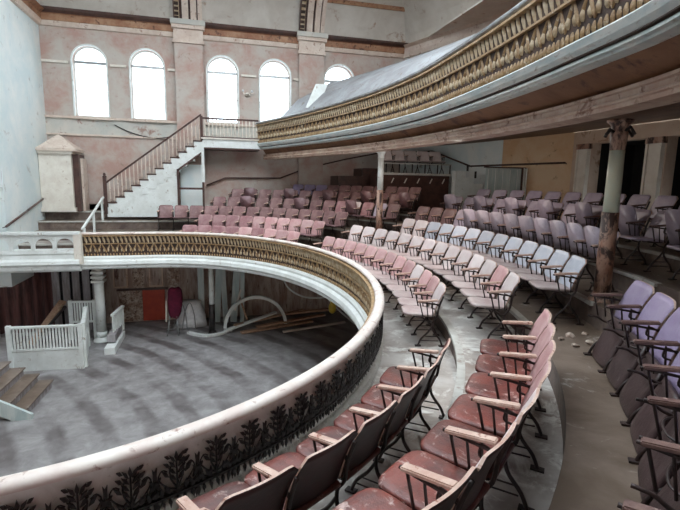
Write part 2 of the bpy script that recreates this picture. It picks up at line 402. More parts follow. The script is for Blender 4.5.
# pilasters and cove ribs
for i,(x0,x1,gr) in enumerate(((-1.24,-.30,1),(3.10,4.04,1))):
    root=empty('pilaster',((x0+x1)/2,W,1.4),0,['mottled pilaster between the second and third arched windows, ribs rising above it',
        'mottled pilaster between the fourth and fifth arched windows under a curved rib'][i],'pilaster')
    m=MB(); m.box(x0,x1,W-.22,W-.09,-1.2 if i<2 else 1.2,4.62,M['wall']); child(m,'shaft',root)
    m=MB(); m.box(x0-.05,x1+.05,W-.28,W-.09,4.62,4.74,M['corn_light']); m.box(x0-.02,x1+.02,W-.25,W-.09,4.74,5.08,M['corn_light'])
    m.box(x0-.07,x1+.07,W-.33,W-.1,5.08,5.2,M['corn_light']); m.box(x0-.1,x1+.1,W-.38,W-.1,5.2,5.36,M['wallband']); child(m,'capital',root)
    if gr:
        m=MB(); w=(x1-x0)
        prof=[(W-d,z) for d,z in CV[:7]]
        pc=catmull(prof,5)
        for a,b,h,mm in ((0,.03,.20,'wood_dark'),(.03,.20,.16,'ivory'),(.20,.30,.05,'wood_dark'),(.30,.52,.14,'corn_light'),(.52,.60,.05,'wood_dark'),(.60,.80,.18,'corn_light'),(.80,.85,.05,'wood_dark'),(.85,1.0,.13,'corn_light')):
            for q,r in zip(pc,pc[1:]):
                n_=Vector((0,-(r[1]-q[1]),(r[0]-q[0]))); n_.normalize(); 
                if n_.y>0:n_=-n_
                p0=Vector((0,q[0],q[1]));p1=Vector((0,r[0],r[1])); X0,X1=x0+a*w,x0+b*w
                vs=[(X0,*(p0+n_*h).yz),(X1,*(p0+n_*h).yz),(X1,*(p1+n_*h).yz),(X0,*(p1+n_*h).yz),(X0,*p0.yz),(X1,*p0.yz),(X1,*p1.yz),(X0,*p1.yz)]
                m.add(vs,[(0,1,2,3),(0,3,7,4),(1,5,6,2)],M[mm])
        # dark fillets and bosses
        for q,r in zip(pc[::2],pc[2::2]):
            for a in (.11,):
                n_=Vector((0,-(r[1]-q[1]),(r[0]-q[0]))).normalized(); 
                if n_.y>0:n_=-n_
                p=Vector((x0+a*w,(q[0]+r[0])/2,(q[1]+r[1])/2))+n_*.17
                m.obox(p,Vector((1,0,0)),n_,n_.cross(Vector((1,0,0))),.07,.03,.05,M['fascback'])
        child(m,'ceiling_rib',root)
# swag of cable on the wall
m=MB(); pts=catmull([(-3.29,W-.06,1.79),(-2.9,W-.06,1.6),(-2.4,W-.06,1.45),(-1.9,W-.06,1.40),(-1.45,W-.24,1.46)],6)
m.tube(pts,.016,M['iron'],5); tag(m.build('hanging_cable'),'dark cable sagging across the wall below the second arched window','cable')
r_=empty('wall_lamp',(1.22,W-.05,3.1),0,'small pale wall lamp bracket between the third and fourth windows','lamp')
m=MB(); m.lathe((1.22,W-.06,3.05),[(.06,0),(.09,.05),(.04,.1)],M['cream'],10); child(m,'bracket',r_)
m=MB()
for s_ in(-1,1):
    m.tube([(1.22,W-.08,3.1),(1.22+s_*.1,W-.14,3.06),(1.22+s_*.16,W-.14,3.14)],.014,M['cream'],6); m.lathe((1.22+s_*.16,W-.14,3.14),[(.02,0),(.045,.06),(.03,.08)],M['paper'],8)
child(m,'lamp_arm',r_)
# ---------------------------------------------------------------- auditorium floor and lower walls
m=MB(); m.box(-9,9.5,-2,16.5,-5.0,-4.8,M['floor']); struct(m.build('floor'),'grey boarded floor marked with curved dark bands where seats stood','floor')
m=MB(); m.box(-8.5,9.5,16.4,16.6,-4.8,-2.5,M['backwall']); struct(m.build('wall_back'),'dark wall below the far side of the balcony','wall')
m=MB(); m.box(5.2,5.4,4,16.4,-4.8,-2.5,M['backwall']); struct(m.build('wall_side'))
m=MB(); m.box(-9,10.1,-4.8,-4.5,-5,-1.3,M['walltan']); m.box(-9,10.1,-4.8,-4.5,1.0,7.5,M['walltan'])
for xa,xb in ((-9,-8.6),(-6.2,-6.0),(-3.8,-3.6),(-1.4,10.1)): m.box(xa,xb,-4.8,-4.5,-1.3,1.0,M['walltan'])  # openings between these posts added to brighten the near rail
struct(m.build('wall_near'),'plain wall behind the near rows','wall')
m=MB(); m.box(5.5,10.1,-4.8,18.4,7.2,7.3,M['cove']); m.box(-5.7,5.5,-4.8,1.0,7.2,7.3,M['cove']); m.box(7.6,10.2,-4.8,18.4,5.25,5.3,M['cove']); struct(m.build('ceiling'))  # unseen ceiling, centre left open for daylight, near edge extended to darken seats
m=MB(); m.box(-9.3,-9,-4.8,18.4,-5,7.5,M['greyboard']); m.box(-9,-5.7,14.3,14.5,-2.4,7.3,M['walltan']); struct(m.build('wall_stage'),'grey boarded wall at the stage side, out of the light','wall')  # unseen wall added to cut light entering from the stage
m=MB(); m.box(-9.3,-5.7,-4.8,18.4,7.2,7.3,M['cove']); m.box(-5.7,-4.5,-.5,14.3,7.2,7.3,M['cove']); struct(m.build('ceiling'))
# ---------------------------------------------------------------- balcony tiers
DK=[.90,1.72,2.5,3.2,4.0,4.85]; FZ=[-2.18,-1.92,-1.68,-1.40,-1.13,-.93]
prof=[(.05,-2.18)]
mats=[]
for k in range(5):
    e=DK[k]+(.08 if k==0 else .12)
    prof+=[(e,FZ[k]),(e,FZ[k+1])]; mats+=[M['tread'] if k<2 else M['treadbr'],M['riser']]
prof+=[(9.5,FZ[5]),(9.5,-2.48),(.05,-2.48)]; mats+=[M['treadbr'],M['black'],M['soffit'],M['riser']]
fr=frames(-.368,1.5,.14)
m=MB()
n=len(prof)
vs=[]
def clampv(x,y): return (min(x,9.79),min(y,W-.01))
for x,y,nx,ny in fr:
    for d,z in prof:
        px_,py_=clampv(x+nx*d,y+ny*d); vs.append((px_,py_,z))
for j in range(n):
    vv=[];ff=[]
    for i in range(len(fr)-1):
        q=[vs[i*n+j],vs[(i+1)*n+j],vs[(i+1)*n+(j+1)%n],vs[i*n+(j+1)%n]]
        k=len(vv); vv+=q; ff.append((k,k+1,k+2,k+3))
    m.add(vv,ff,mats[j])
struct(m.build('balcony_tiers'),'stepped balcony floor carrying the curved rows of seats','floor')
for k in range(5):
    e=DK[k]+(.08 if k==0 else .12); z=FZ[k+1]
    f2=[f for f in (fr if k==0 else frames(-.368,.655,.14)) if f[1]+f[3]*e<W-.05 and f[0]+f[2]*e<9.7]
    m=MB(); m.sweep(f2,[(e-.035,z-.04),(e-.035,z+.004),(e+.05,z+.004),(e+.05,z-.04)],M['nosing'],closed=True)
    struct(m.build('step_edge'))
# ---------------------------------------------------------------- lower balcony front
fu0,fu1=-.183,1.40
root=empty('balcony_parapet',(*Pt(.5,0),-2.55),0,'curved horseshoe balcony front with cream handrail, gilded relief and black ironwork','balcony front')
F1=frames(fu0,fu1,.12)
m=MB(); m.sweep(F1,[(-.02,-1.56),(-.045,-1.54),(-.045,-1.515),(-.02,-1.495),(.03,-1.487),(.06,-1.495),(.08,-1.515),(.08,-1.54),(.06,-1.55)],M['rail_cap'],closed=True,smooth=True); child(m,'handrail_cap',root)
m=MB(); m.sweep(F1,[(-.01,-1.55),(.04,-1.55),(.04,-2.2),(-.01,-2.2)],[M['fretback'],M['fretback'],M['fretback'],M['fascback']],closed=True); child(m,'fascia_panel',root)
m=MB(); m.sweep(F1,[(-.0,-2.14),(-.07,-2.14),(-.10,-2.18),(-.10,-2.23),(-.16,-2.28),(-.18,-2.36),(-.13,-2.42),(-.13,-2.46),(-.08,-2.50),(.12,-2.50),(.12,-2.46),(.0,-2.46)],M['white'],closed=True,smooth=False); child(m,'lower_moulding',root)
def spindle(m,f,d0,z0,z1,w,dep,mm,skew=0,tilt=0):
    x,y,nx,ny=f; tx,ty=-ny,nx
    def P(s,d,z): return (x+nx*d+tx*s,y+ny*d+ty*s,z)
    vs=[];lv=[(0,.25),(.2,.8),(.5,1),(.8,.6),(1,.15)]
    for t,k in lv:
        z=z0+(z1-z0)*t; sh=skew*(t-.5)
        vs+=[P(sh-w/2*k,d0,z),P(sh,d0-dep*(.3+.7*k)-tilt*t,z),P(sh+w/2*k,d0,z)]
    fs=[]
    for i in range(4): fs+=[(i*3,i*3+1,i*3+4,i*3+3),(i*3+1,i*3+2,i*3+5,i*3+4)]
    m.add(vs,fs,mm,True)
def ornaments(root,fr_fn,zt,za,zb,zc,q=1.):
    Fa=fr_fn(.112)
    m=MB()
    for f in Fa: spindle(m,f,-.01,za,zt,.046*q,.03,M['ivory'],.06,.03)
    m.sweep(fr_fn(.2),[(-.02,zt),(-.09,zt),(-.09,zt-.03),(-.02,zt-.03)],M['gold'],closed=True)
    child(m,'bead_row',root)
    m=MB()
    for i,f in enumerate(Fa):
        spindle(m,f,-.01,zb,za,.036*q,.03,M['gold'],.11 if i%2 else -.11)
        spindle(m,f,-.01,zb+.02,zb+(za-zb)*.5,.028*q,.045,M['ivory'])
    m.sweep(fr_fn(.2),[(-.02,za),(-.06,za),(-.06,za-.025),(-.02,za-.025)],M['gold'],closed=True)
    for f in fr_fn(.08): spindle(m,f,-.01,zc,zb-.02,.034*q,.035,M['gold'])
    child(m,'gilded_relief',root)
ornaments(root,lambda st:frames(fu0,1.05,st),-1.57,-1.79,-2.05,-2.15,1.5)
# ironwork on the seat side, black scrolling plants on the pale ground
def iron_motif(m,fn,s0,h,seed):
    rg=random.Random(seed)
    def stroke(pts,r0,r1):
        pp=catmull(pts,3); n_=len(pp)
        P=[fn(s0+a*.72,z) for a,z in pp]
        m.tube(P,[r0+(r1-r0)*i/(n_-1) for i in range(n_)],M['iron'],4,False)
    def leaf(a,z,da,dz,w):
        L=math.hypot(da,dz); px_,pz=-dz/L*w,da/L*w
        q=[(a,z),(a+da*.45+px_,z+dz*.45+pz),(a+da,z+dz),(a+da*.45-px_,z+dz*.45-pz)]
        v=[fn(s0+x*.78,zz,.01) for x,zz in q]+[fn(s0+x*.78,zz,-.004) for x,zz in q]
        m.add(v,[(0,1,2,3),(4,5,6,7),(0,1,5,4),(1,2,6,5),(2,3,7,6),(3,0,4,7)],M['iron'])
    H=h
    stroke([(0,0),(0,.5*H),(0,.8*H)],.0065,.0045)
    for s in(-1,1):
        stroke([(0,.08*H),(s*.05,.35*H),(s*.055,.6*H),(s*.02,.76*H),(s*.05,.86*H)],.006,.004)
        stroke([(0,.05*H),(s*.09,.2*H),(s*.15,.45*H),(s*.12,.62*H),(s*.08,.56*H)],.006,.004)
        stroke([(s*.02,0),(s*.12,.08*H),(s*.185,.28*H),(s*.18,.5*H)],.006,.004)
        for t,dr in ((.3,.05),(.45,.055),(.6,.05),(.74,.045)):
            leaf(s*.01,t*H,s*dr,.05,.011)
        leaf(s*.06,.42*H,s*.055,.05,.013); leaf(s*.12,.2*H,s*.05,.06,.014); leaf(s*.15,.45*H,s*.03,.08,.012)
        leaf(s*.14,.12*H,s*.05,-.01,.012); leaf(s*.05,.66*H,s*.05,.03,.012); leaf(s*.05,.86*H,s*.04,.02,.01)
        leaf(s*.17,.3*H,s*-.05,.05,.012)
        leaf(s*.05,.02*H,s*.05,.05,.014); leaf(s*.1,.0*H,s*.05,.03,.013)
    leaf(0,.72*H,0,.07,.014)
    # squat row of leaf feet
    for k in range(7):
        a=-.17+.057*k; leaf(a,-.02,rg.uniform(-.02,.02),-.07,.014); leaf(a,.0,rg.uniform(-.03,.03),.05+.03*rg.random(),.013)
IF=frames(.30,1.32,.37,0)
def seatside_path():
    return frames(.30,1.32,.02,0)
SP=seatside_path()
def fn_s(s,z,e=0):
    i=s/0.02; i0=max(0,min(len(SP)-2,int(i))); f=i-i0
    a,b=SP[i0],SP[i0+1]; x=a[0]+(b[0]-a[0])*f; y=a[1]+(b[1]-a[1])*f; nx,ny=a[2],a[3]
    d=.062+e; return (x+nx*d,y+ny*d,-1.85+z)
m=MB(); tot=(len(SP)-1)*.02; k=0; s=.2
while s<tot-.2:
    iron_motif(m,fn_s,s,.265,k); s+=.255; k+=1
m.sweep(frames(.30,1.32,.2),[(.04,-1.875),(.07,-1.875),(.07,-1.86),(.04,-1.86)],M['iron'],closed=True)
child(m,'iron_fretwork',root)
m=MB(); rg=random.Random(9); s=.03
while s<tot-.05:
    for zz,hh in ((-.02,.11),(-.12,.12),(-.21,.10)):
        a=rg.uniform(-.015,.015); w_=.016; z0=zz-hh
        q=[(s+a,zz-.0),(s+a+w_+rg.uniform(0,.01),zz-hh*.5),(s+a+rg.uniform(-.02,.02),z0),(s+a-w_,zz-hh*.5)]
        v=[fn_s(x,z_,-.02) for x,z_ in q]+[fn_s(s+a,zz-hh*.5,.022)]
        m.add(v,[(0,1,4),(1,2,4),(2,3,4),(3,0,4)],M['fretback'])
    s+=.042
child(m,'leaf_relief',root)
# brackets below the cap, seat-side skirting
m=MB(); m.sweep(frames(.2,1.32,.15),[(.02,-2.18),(.06,-2.18),(.05,-2.13),(.02,-2.12)],M['fretback'],closed=True)
child(m,'base_board',root)
# ---------------------------------------------------------------- proscenium box at the left
root=empty('box_front',(-4.6,13.45,-2.5),0,'white arcaded box front projecting at the left end of the balcony','box front')
bx0,bx1,by=-7.2,-3.52,13.62
m=MB(); m.box(bx0,bx1+.03,by-.1,by+.08,-1.50,-1.43,M['white']); m.box(bx0,bx1,by-.05,by+.04,-1.56,-1.5,M['white']); child(m,'top_rail',root)
m=MB(); xs=bx1-.08; i=0
while xs>bx0+.3:
    xa,xb=xs-.50,xs; c=(xa+xb)/2; r=.21; n=10; zb,zs=-1.92,-1.80
    arc=[(c-r*math.cos(PI*k/n),zs+r*.9*math.sin(PI*k/n)) for k in range(n+1)]
    for k in range(n):
        a,b=arc[k],arc[k+1]; m.prism([a,b,(b[0],-1.55),(a[0],-1.55)],'y',by-.04,by+.03,M['white'])
    m.box(xa-.0,c-r,by-.05,by+.04,zb,-1.55,M['white']); m.box(c+r,xb,by-.05,by+.04,zb,-1.55,M['white'])
    xs-=.50
child(m,'arcade',root)
m=MB(); m.sweep([(bx0,by,0,-1),(bx1,by,0,-1)],[(-.1,-1.92),(.05,-1.92),(.06,-2.0),(.03,-2.05),(.05,-2.15),(.14,-2.2),(.16,-2.28),(.10,-2.34),(.08,-2.44),(.0,-2.5),(-.1,-2.5)],M['white'],closed=True)
m.box(bx0,bx1,by+.04,by+.9,-2.45,-2.0,M['white'])
child(m,'base_moulding',root)
m=MB(); m.box(bx1-.12,bx1+.06,by-.08,by+.1,-2.3,-1.48,M['cream']); child(m,'end_post',root)
# ---------------------------------------------------------------- upper gallery front
FU=lambda st:outward(poly_frames(UP,st))
root=empty('gallery_parapet',(3.6,8.2,1.05),0,'upper gallery front sweeping overhead, gilded relief above a white moulding','balcony front')
m=MB(); m.sweep(FU(.12),[(-.08,1.93),(-.09,1.98),(-.03,2.01),(.08,2.0),(.10,1.93)],M['steel'],closed=True,smooth=True); child(m,'handrail_cap',root)
m=MB(); m.sweep(FU(.12),[(-.02,1.93),(.03,1.93),(.10,1.15),(.0,1.15)],M['fascback'],closed=True); child(m,'fascia_panel',root)
ornaments(root,lambda st:FU(st),1.90,1.68,1.41,1.28)
m=MB(); m.sweep(FU(.12),[(.1,1.28),(-.05,1.28),(-.07,1.26),(-.04,1.20),(.0,1.16),(.05,1.15),(.05,1.13),(.02,1.125),(.02,1.105),(.07,1.10),(.07,1.08),(.3,1.07),(.3,1.15)],M['teal'],closed=True); child(m,'white_moulding',root)
m=MB(); m.sweep(FU(.12),[(.05,1.95),(.12,1.75),(.5,1.85),(1.6,2.95),(3.0,3.7),(3.0,3.4),(.5,1.5),(.05,1.3)],M['deck'],closed=True)
m.v=[(min(x,9.75),min(y,W-.3),z) for x,y,z in m.v]
child(m,'raked_deck',root)
# ring beam and soffit
FB=lambda st:outward(poly_frames(BM,st))
root=empty('ring_beam',(3.98,6.6,.74),0,'peeling cream ring beam under the gallery, resting on the iron columns','beam')
m=MB(); m.sweep(FB(.12),[(.0,.74),(.0,.78),(-.025,.79),(-.025,.81),(.02,.83),(.02,.88),(-.01,.89),(-.01,.92),(.2,.94),(.3,.94),(.3,.74)],M['beamface'],closed=True)
child(m,'beam_casing',root)
m=MB()
a=FU(.3);b=FB(.3);n=min(len(a),len(b)); 
fa=outward(poly_frames(UP,.3)); 
def resample(P,n):
    fr=poly_frames(P,.05); return [fr[round(i*(len(fr)-1)/(n-1))] for i in range(n)]
ra,rb=outward(resample(UP,70)),outward(resample(BM,70))
vs=[]
for p,q in zip(ra,rb): vs+=[(p[0]+p[2]*.2,p[1]+p[3]*.2,1.075),(q[0]+q[2]*.1,q[1]+q[3]*.1,.93)]
m.add(vs,[(2*i,2*i+2,2*i+3,2*i+1) for i in range(69)],M['soffit'])
vs=[]
for q in rb: vs+=[(q[0]+q[2]*.2,q[1]+q[3]*.2,.93),(min(9.78,q[0]+q[2]*7),min(W-.02,q[1]+q[3]*7),1.5)]
m.add(vs,[(2*i,2*i+2,2*i+3,2*i+1) for i in range(69)],M['soffit'])
o=child(m,'soffit',root)
# white board leaning by the fifth window in the gallery
m=MB(); m.obox((3.37,15.9,2.83),Vector((1,0,.03)).normalized(),Vector((0,1,0)),Vector((.40,.1,.9)).normalized(),.21,.025,.44,M['white'])
tag(m.build('leaning_board',bevel=.01),'white board leaning in the gallery before the fifth window','board')
# ---------------------------------------------------------------- staircase to the gallery
root=empty('staircase',(-3.5,17.45,-1.15),0,'white closed staircase with dark handrail climbing to the gallery landing','staircase')
NS=12; x0,x1,za,zb=-3.42,-.40,-1.0,1.30; rn=(x1-x0)/NS; rs=(zb-za)/NS; ys=16.92
m=MB()
for k in range(NS):
    m.box(x0+rn*k-.03,x0+rn*(k+1)+.02,ys-.02,W-.1,za+rs*(k+1)-.04,za+rs*(k+1),M['wood_dark'])
child(m,'treads',root)
m=MB()
for k in range(NS):
    xa=x0+rn*k; m.box(xa,xa+rn,ys,W-.12,za+rs*k-.3,za+rs*(k+1)-.04,M['white'])
m.prism([(x0-.05,-1.3),(x0-.05,za),(x1,zb-.1),(x1,zb-.42),(-1.2,.28),(-1.2,-1.3)],'y',ys+.02,ys+.08,M['white'])
child(m,'stringer',root)
m=MB()
m.box(-1.24,-1.17,ys-.01,ys+.06,-1.2,.33,M['wood_dark']); m.box(-1.2,-.4,ys-.01,ys+.05,-.36,-.29,M['wood_dark'])
m.bar((-1.22,ys+.02,.28),(-.4,ys+.02,.90),.06,.06,M['wood_dark']); m.box(-.42,-.35,ys-.01,ys+.06,-1.2,-.1,M['wood_dark'])
m.box(-.42,-.33,ys-.02,ys+.07,-.1,1.1,M['white']); m.box(-1.17,-.42,ys+.5,ys+.54,-1.2,.5,M['wallcool'])
child(m,'under_stair_frame',root)
m=MB(); sl=rs/rn
def hz(x): return za+(x-x0)*sl+.86
m.bar((x0-.08,ys+.04,hz(x0-.08)),(x1,ys+.04,hz(x1)),.06,.055,M['wood_dark']); m.bar((x1,ys+.04,2.05),(1.52,ys+.04,2.05),.06,.055,M['wood_dark'])
m.bar((x1,ys+.04,1.43),(1.52,ys+.04,1.43),.04,.04,M['wood_dark'])
m.box(x1-.04,x1+.05,ys-.0,ys+.08,1.3,2.12,M['wood_dark'])
child(m,'handrail',root)
m=MB()
for k in range(NS):
    for q in(.25,.75):
        x=x0+rn*(k+q); m.lathe((x,ys+.04,za+rs*(k+1)),[(.018,0),(.026,.12),(.016,.2),(.022,.5),(.016,hz(x)-za-rs*(k+1)-.02)],M['corn_light'],6)
x=x1+.12
while x<1.5: m.lathe((x,ys+.04,1.43),[(.018,0),(.024,.1),(.016,.2),(.022,.4),(.016,.6)],M['cream'],6); x+=.125
child(m,'balusters',root)
m=MB(); m.box(x0-.13,x0-.03,ys-.01,ys+.09,-1.2,.0,M['wood_dark']); m.lathe((x0-.08,ys+.04,.0),[(.06,0),(.07,.03),(.03,.06),(.05,.1),(.02,.15)],M['wood_dark'],8); child(m,'newel_post',root)
m=MB(); m.box(x1,1.58,ys,W-.1,1.08,1.36,M['white']); m.box(x1-.02,1.6,ys-.05,W-.1,1.36,1.41,M['cream']); m.box(x1,1.55,ys-.01,W-.2,1.03,1.08,M['wood_dark']); child(m,'landing',root)
# wall handrails
def railing(pts,name,label,off,mm='wood_dark',r=.03):
    m=MB()
    for p,q in zip(pts,pts[1:]): m.tube([p,q],r,M[mm],6)
    root=m.build(name); tag(root,label,'handrail')
    b=MB()
    for p in pts: b.tube([p,(p[0]+off[0],p[1]+off[1],p[2]-.03)],.012,M['iron'],5)
    o=b.build('wall_bracket',root)
railing([(-.39,W-.08,-.26),(.37,W-.08,.06),(2.42,W-.08,.1),(3.38,W-.08,.48),(4.98,W-.08,.88),(7.0,W-.08,1.30)],'wall_handrail','dark handrail stepping up along the far wall under the gallery',(0,.08))
railing([(-5.32,14.0,-1.33),(-5.32,15.5,-1.02),(-5.32,16.9,-.72)],'wall_handrail','dark sloping handrail on the pale blue left wall',(-.08,0))
def onD(t,z,o=.08): return (DG[0][0]+dx*t+dn[0]*o,DG[0][1]+dy*t+dn[1]*o,z)
railing([onD(.03,1.22),onD(.25,1.20),onD(.5,.62),onD(.97,.66)],'wall_handrail','dark handrail on the tan corner wall above the teal screen',(-dn[0]*.08,-dn[1]*.08))
m=MB(); m.bar((-3.55,16.85,-.30-.35),(-3.62,14.4,-1.45),.06,.05,M['white']);
r_=m.build('ramp_rail'); tag(r_,'white sloping rail running from the stair newel to the balcony front','handrail')
for t in (.02,.5,.97): 
    m=MB(); y=16.85-2.45*t; z=-.65-.8*t; m.box(-3.62,-3.56,y-.03,y+.03,[-1.4,-1.92,-2.18][int(t*2.1)],z,M['white']); m.build('rail_post',r_)
# cabinet with pyramid cap in the far left corner
root=empty('corner_cabinet',(-4.93,17.4,-1.13),0,'cream corner cabinet with a pyramid cap beside the pale blue wall','cabinet')
m=MB(); m.box(-5.38,-4.45,16.95,17.85,-1.13,.72,M['cream']); m.box(-5.4,-4.40,16.92,17.9,-1.13,-1.0,M['cream']); child(m,'body',root)
m=MB(); m.box(-5.39,-4.38,16.86,17.9,.72,.80,M['cream']); m.box(-5.39,-4.27,16.8,17.9,.80,.88,M['corn_light']); 
m.add([(-5.39,16.8,.88),(-4.27,16.8,.88),(-4.27,17.9,.88),(-5.39,17.9,.88),(-4.9,17.4,1.36)],[(0,1,4),(1,2,4),(2,3,4),(3,0,4),(0,3,2,1)],M['corn_light']); child(m,'pyramid_cap',root)
m=MB(); m.box(-4.45,-4.27,17.1,17.85,-1.13,.72,M['wood_dark']); m.box(-4.30,-4.2,17.3,17.8,-1.13,.6,M['corn_light']); child(m,'side_door',root)
# stepped dark blocks, platform, screen
m=MB(); m.box(4.35,5.28,16.6,17.8,-.93,.22,M['wood_dark']); m.box(5.28,6.0,16.6,17.8,-.93,.52,M['wood_dark']); tag(m.build('stepped_block',bevel=.01),'black stepped block against the far wall left of the bench platform','platform')
root=empty('seat_platform',(6.55,15.2,-.93),0,'high dark platform at the back carrying five pale seats','platform')
m=MB(); m.box(5.35,7.72,14.55,15.9,-.93,.30,M['wood_dark']); child(m,'box',root)
m=MB(); m.box(5.3,7.76,14.5,14.56,.26,.33,M['nosing']); m.box(5.3,7.76,14.5,14.56,.62,.65,M['nosing']); 
for k in range(6): m.box(5.4+.46*k,5.43+.46*k,14.5,14.53,.33,.62,M['iron'])
child(m,'front_rail',root)
m=MB()
for k in range(5): m.bar((5.62+.46*k,14.53,.0),(5.70+.46*k,14.53,.16),.02,.03,M['cream'])
child(m,'hooks',root)
root=empty('stepped_parapet',(8.0,13.8,-.93),0,'whitewashed stepped wall end between the seat platform and the teal screen','wall')
m=MB()
for xa,xb,zt in ((7.50,7.86,.42),(7.86,8.16,.22),(8.16,8.50,.02)): m.box(xa,xb,13.7,13.95,-.93,zt,M['white']); 
child(m,'steps',root)
m=MB(); m.tube([(7.92,13.72,.42),(7.92,13.72,.62)],.035,M['iron'],8); m.tube([(8.22,13.72,.2),(8.22,13.72,.42)],.035,M['iron'],8); child(m,'peg',root)
root=empty('folding_screen',(8.6,12.5,-.93),0,'pale teal panelled screen with white end posts behind the back seats','screen')
m=MB(); m.box(7.85,9.05,12.5,12.54,-.93,.50,M['tealb']); 
for k in range(5): m.box(7.9+.25*k,7.92+.25*k,12.485,12.5,-.9,.46,M['white'])
child(m,'panel',root)
m=MB(); m.box(7.8,9.2,12.47,12.57,.50,.54,M['wood_dark']); m.box(9.05,9.1,12.46,12.56,-.93,.5,M['wood_dark']); child(m,'top_rail',root)
m=MB(); m.box(9.10,9.15,12.46,12.56,-.93,.52,M['white']); m.box(9.2,9.24,12.46,12.56,-.93,.52,M['white']); child(m,'post',root)
# ---------------------------------------------------------------- columns
def column(x,y,z0,z1,r,split,label,mats,cap=True):
    root=empty('iron_column',(x,y,z0),0,label,'column','iron columns')
    H=z1-z0
    m=MB(); m.lathe((x,y,z0),[(r*1.7,0),(r*1.7,.04),(r*1.25,.1),(r*1.05,.14)],M[mats[1]],16); child(m,'base',root)
    m=MB(); m.lathe((x,y,z0),[(r*1.08,.12),(r*1.08,split)],M[mats[1]],16); child(m,'lower_shaft',root)
    m=MB(); m.lathe((x,y,z0),[(r,split),(r*.92,H-(.34 if mats[2]=='rust' else .16))],M[mats[0]],16); child(m,'upper_shaft',root)
    m=MB(); m.lathe((x,y,z0),[(r*.92,H-(.35 if mats[2]=='rust' else .17)),(r*1.1,H-.15),(r*.95,H-.13),(r*1.1,H-.06),(r*1.6,H-.02),(r*1.6,H)],M[mats[2]],16); child(m,'capital',root)
    return root
column(4.0,11.1,-1.68,.76,.075,1.5,'slim white column rising from the seats below the gallery, brown lower half',('white','rust','white'))
r_=column(4.62,4.60,-1.42,.78,.088,1.12,'pale green column at right with rusted lower half, beside the aisle',('colgreen','rust','rust'))
m=MB(); 
for k in range(4):
    a=k*1.6; m.tube([(4.62,4.60,.60),(4.62+.14*math.cos(a),4.60+.14*math.sin(a),.66+.03*(k%2)),(4.62+.2*math.cos(a),4.6+.2*math.sin(a),.60)],.02,M['iron'],5)
child(m,'leaf_brackets',r_)
column(-.17,14.55,-4.8,-2.5,.085,.98,'white column with dark lower half below the balcony, by the white hoop',('white','iron','white'))
r_=column(-3.33,14.6,-4.8,-2.5,.14,.3,'thick white column with moulded capital under the box corner',('white','white','cream'))
m=MB()
for z in (-2.98,-2.85,-2.72): m.box(-3.50,-3.16,14.42,14.78,z-.03,z+.03,M['white'])
child(m,'moulded_band',r_)
# ---------------------------------------------------------------- chairs
def back_mesh(mm,m2,w=.445,h=.41):
    m=MB(); nx_,nz=12,8; F=[];Bk=[]
    def pos(i,j,o):
        u=-1+2*i/nx_; t=j/nz
        hw=w/2*(1-.05*(1-t)); z=.41+h*t-.01
        cut=max(0,(abs(u)-.70)/.30)
        z-= .045*cut**2.5*(t**3)
        x=u*hw; y=.045-.145*t + .028*(u*u) + o + .012*math.sin(t*PI)
        return (x,y,z)
    vs=[pos(i,j,.008) for j in range(nz+1) for i in range(nx_+1)]+[pos(i,j,-.008) for j in range(nz+1) for i in range(nx_+1)]
    N=(nx_+1)*(nz+1); q=lambda i,j,s:j*(nx_+1)+i+s*N
    f1=[(q(i,j,0),q(i+1,j,0),q(i+1,j+1,0),q(i,j+1,0)) for j in range(nz) for i in range(nx_)]
    f2=[(q(i,j,1),q(i,j+1,1),q(i+1,j+1,1),q(i+1,j,1)) for j in range(nz) for i in range(nx_)]
    ed=[]
    for i in range(nx_): ed+=[(q(i,0,0),q(i,0,1),q(i+1,0,1),q(i+1,0,0)),(q(i,nz,0),q(i+1,nz,0),q(i+1,nz,1),q(i,nz,1))]
    for j in range(nz): ed+=[(q(0,j,0),q(0,j+1,0),q(0,j+1,1),q(0,j,1)),(q(nx_,j,0),q(nx_,j,1),q(nx_,j+1,1),q(nx_,j+1,0))]
    o=len(m.v); m.add(vs,f1,mm,True)
    k2=m.mi(m2); ke=m.mi(M['arm'])
    for f in f2: m.f.append(f); m.m.append(k2); m.sm.append(True)
    for f in ed: m.f.append(f); m.m.append(ke); m.sm.append(False)
    return m.mesh('backrest')
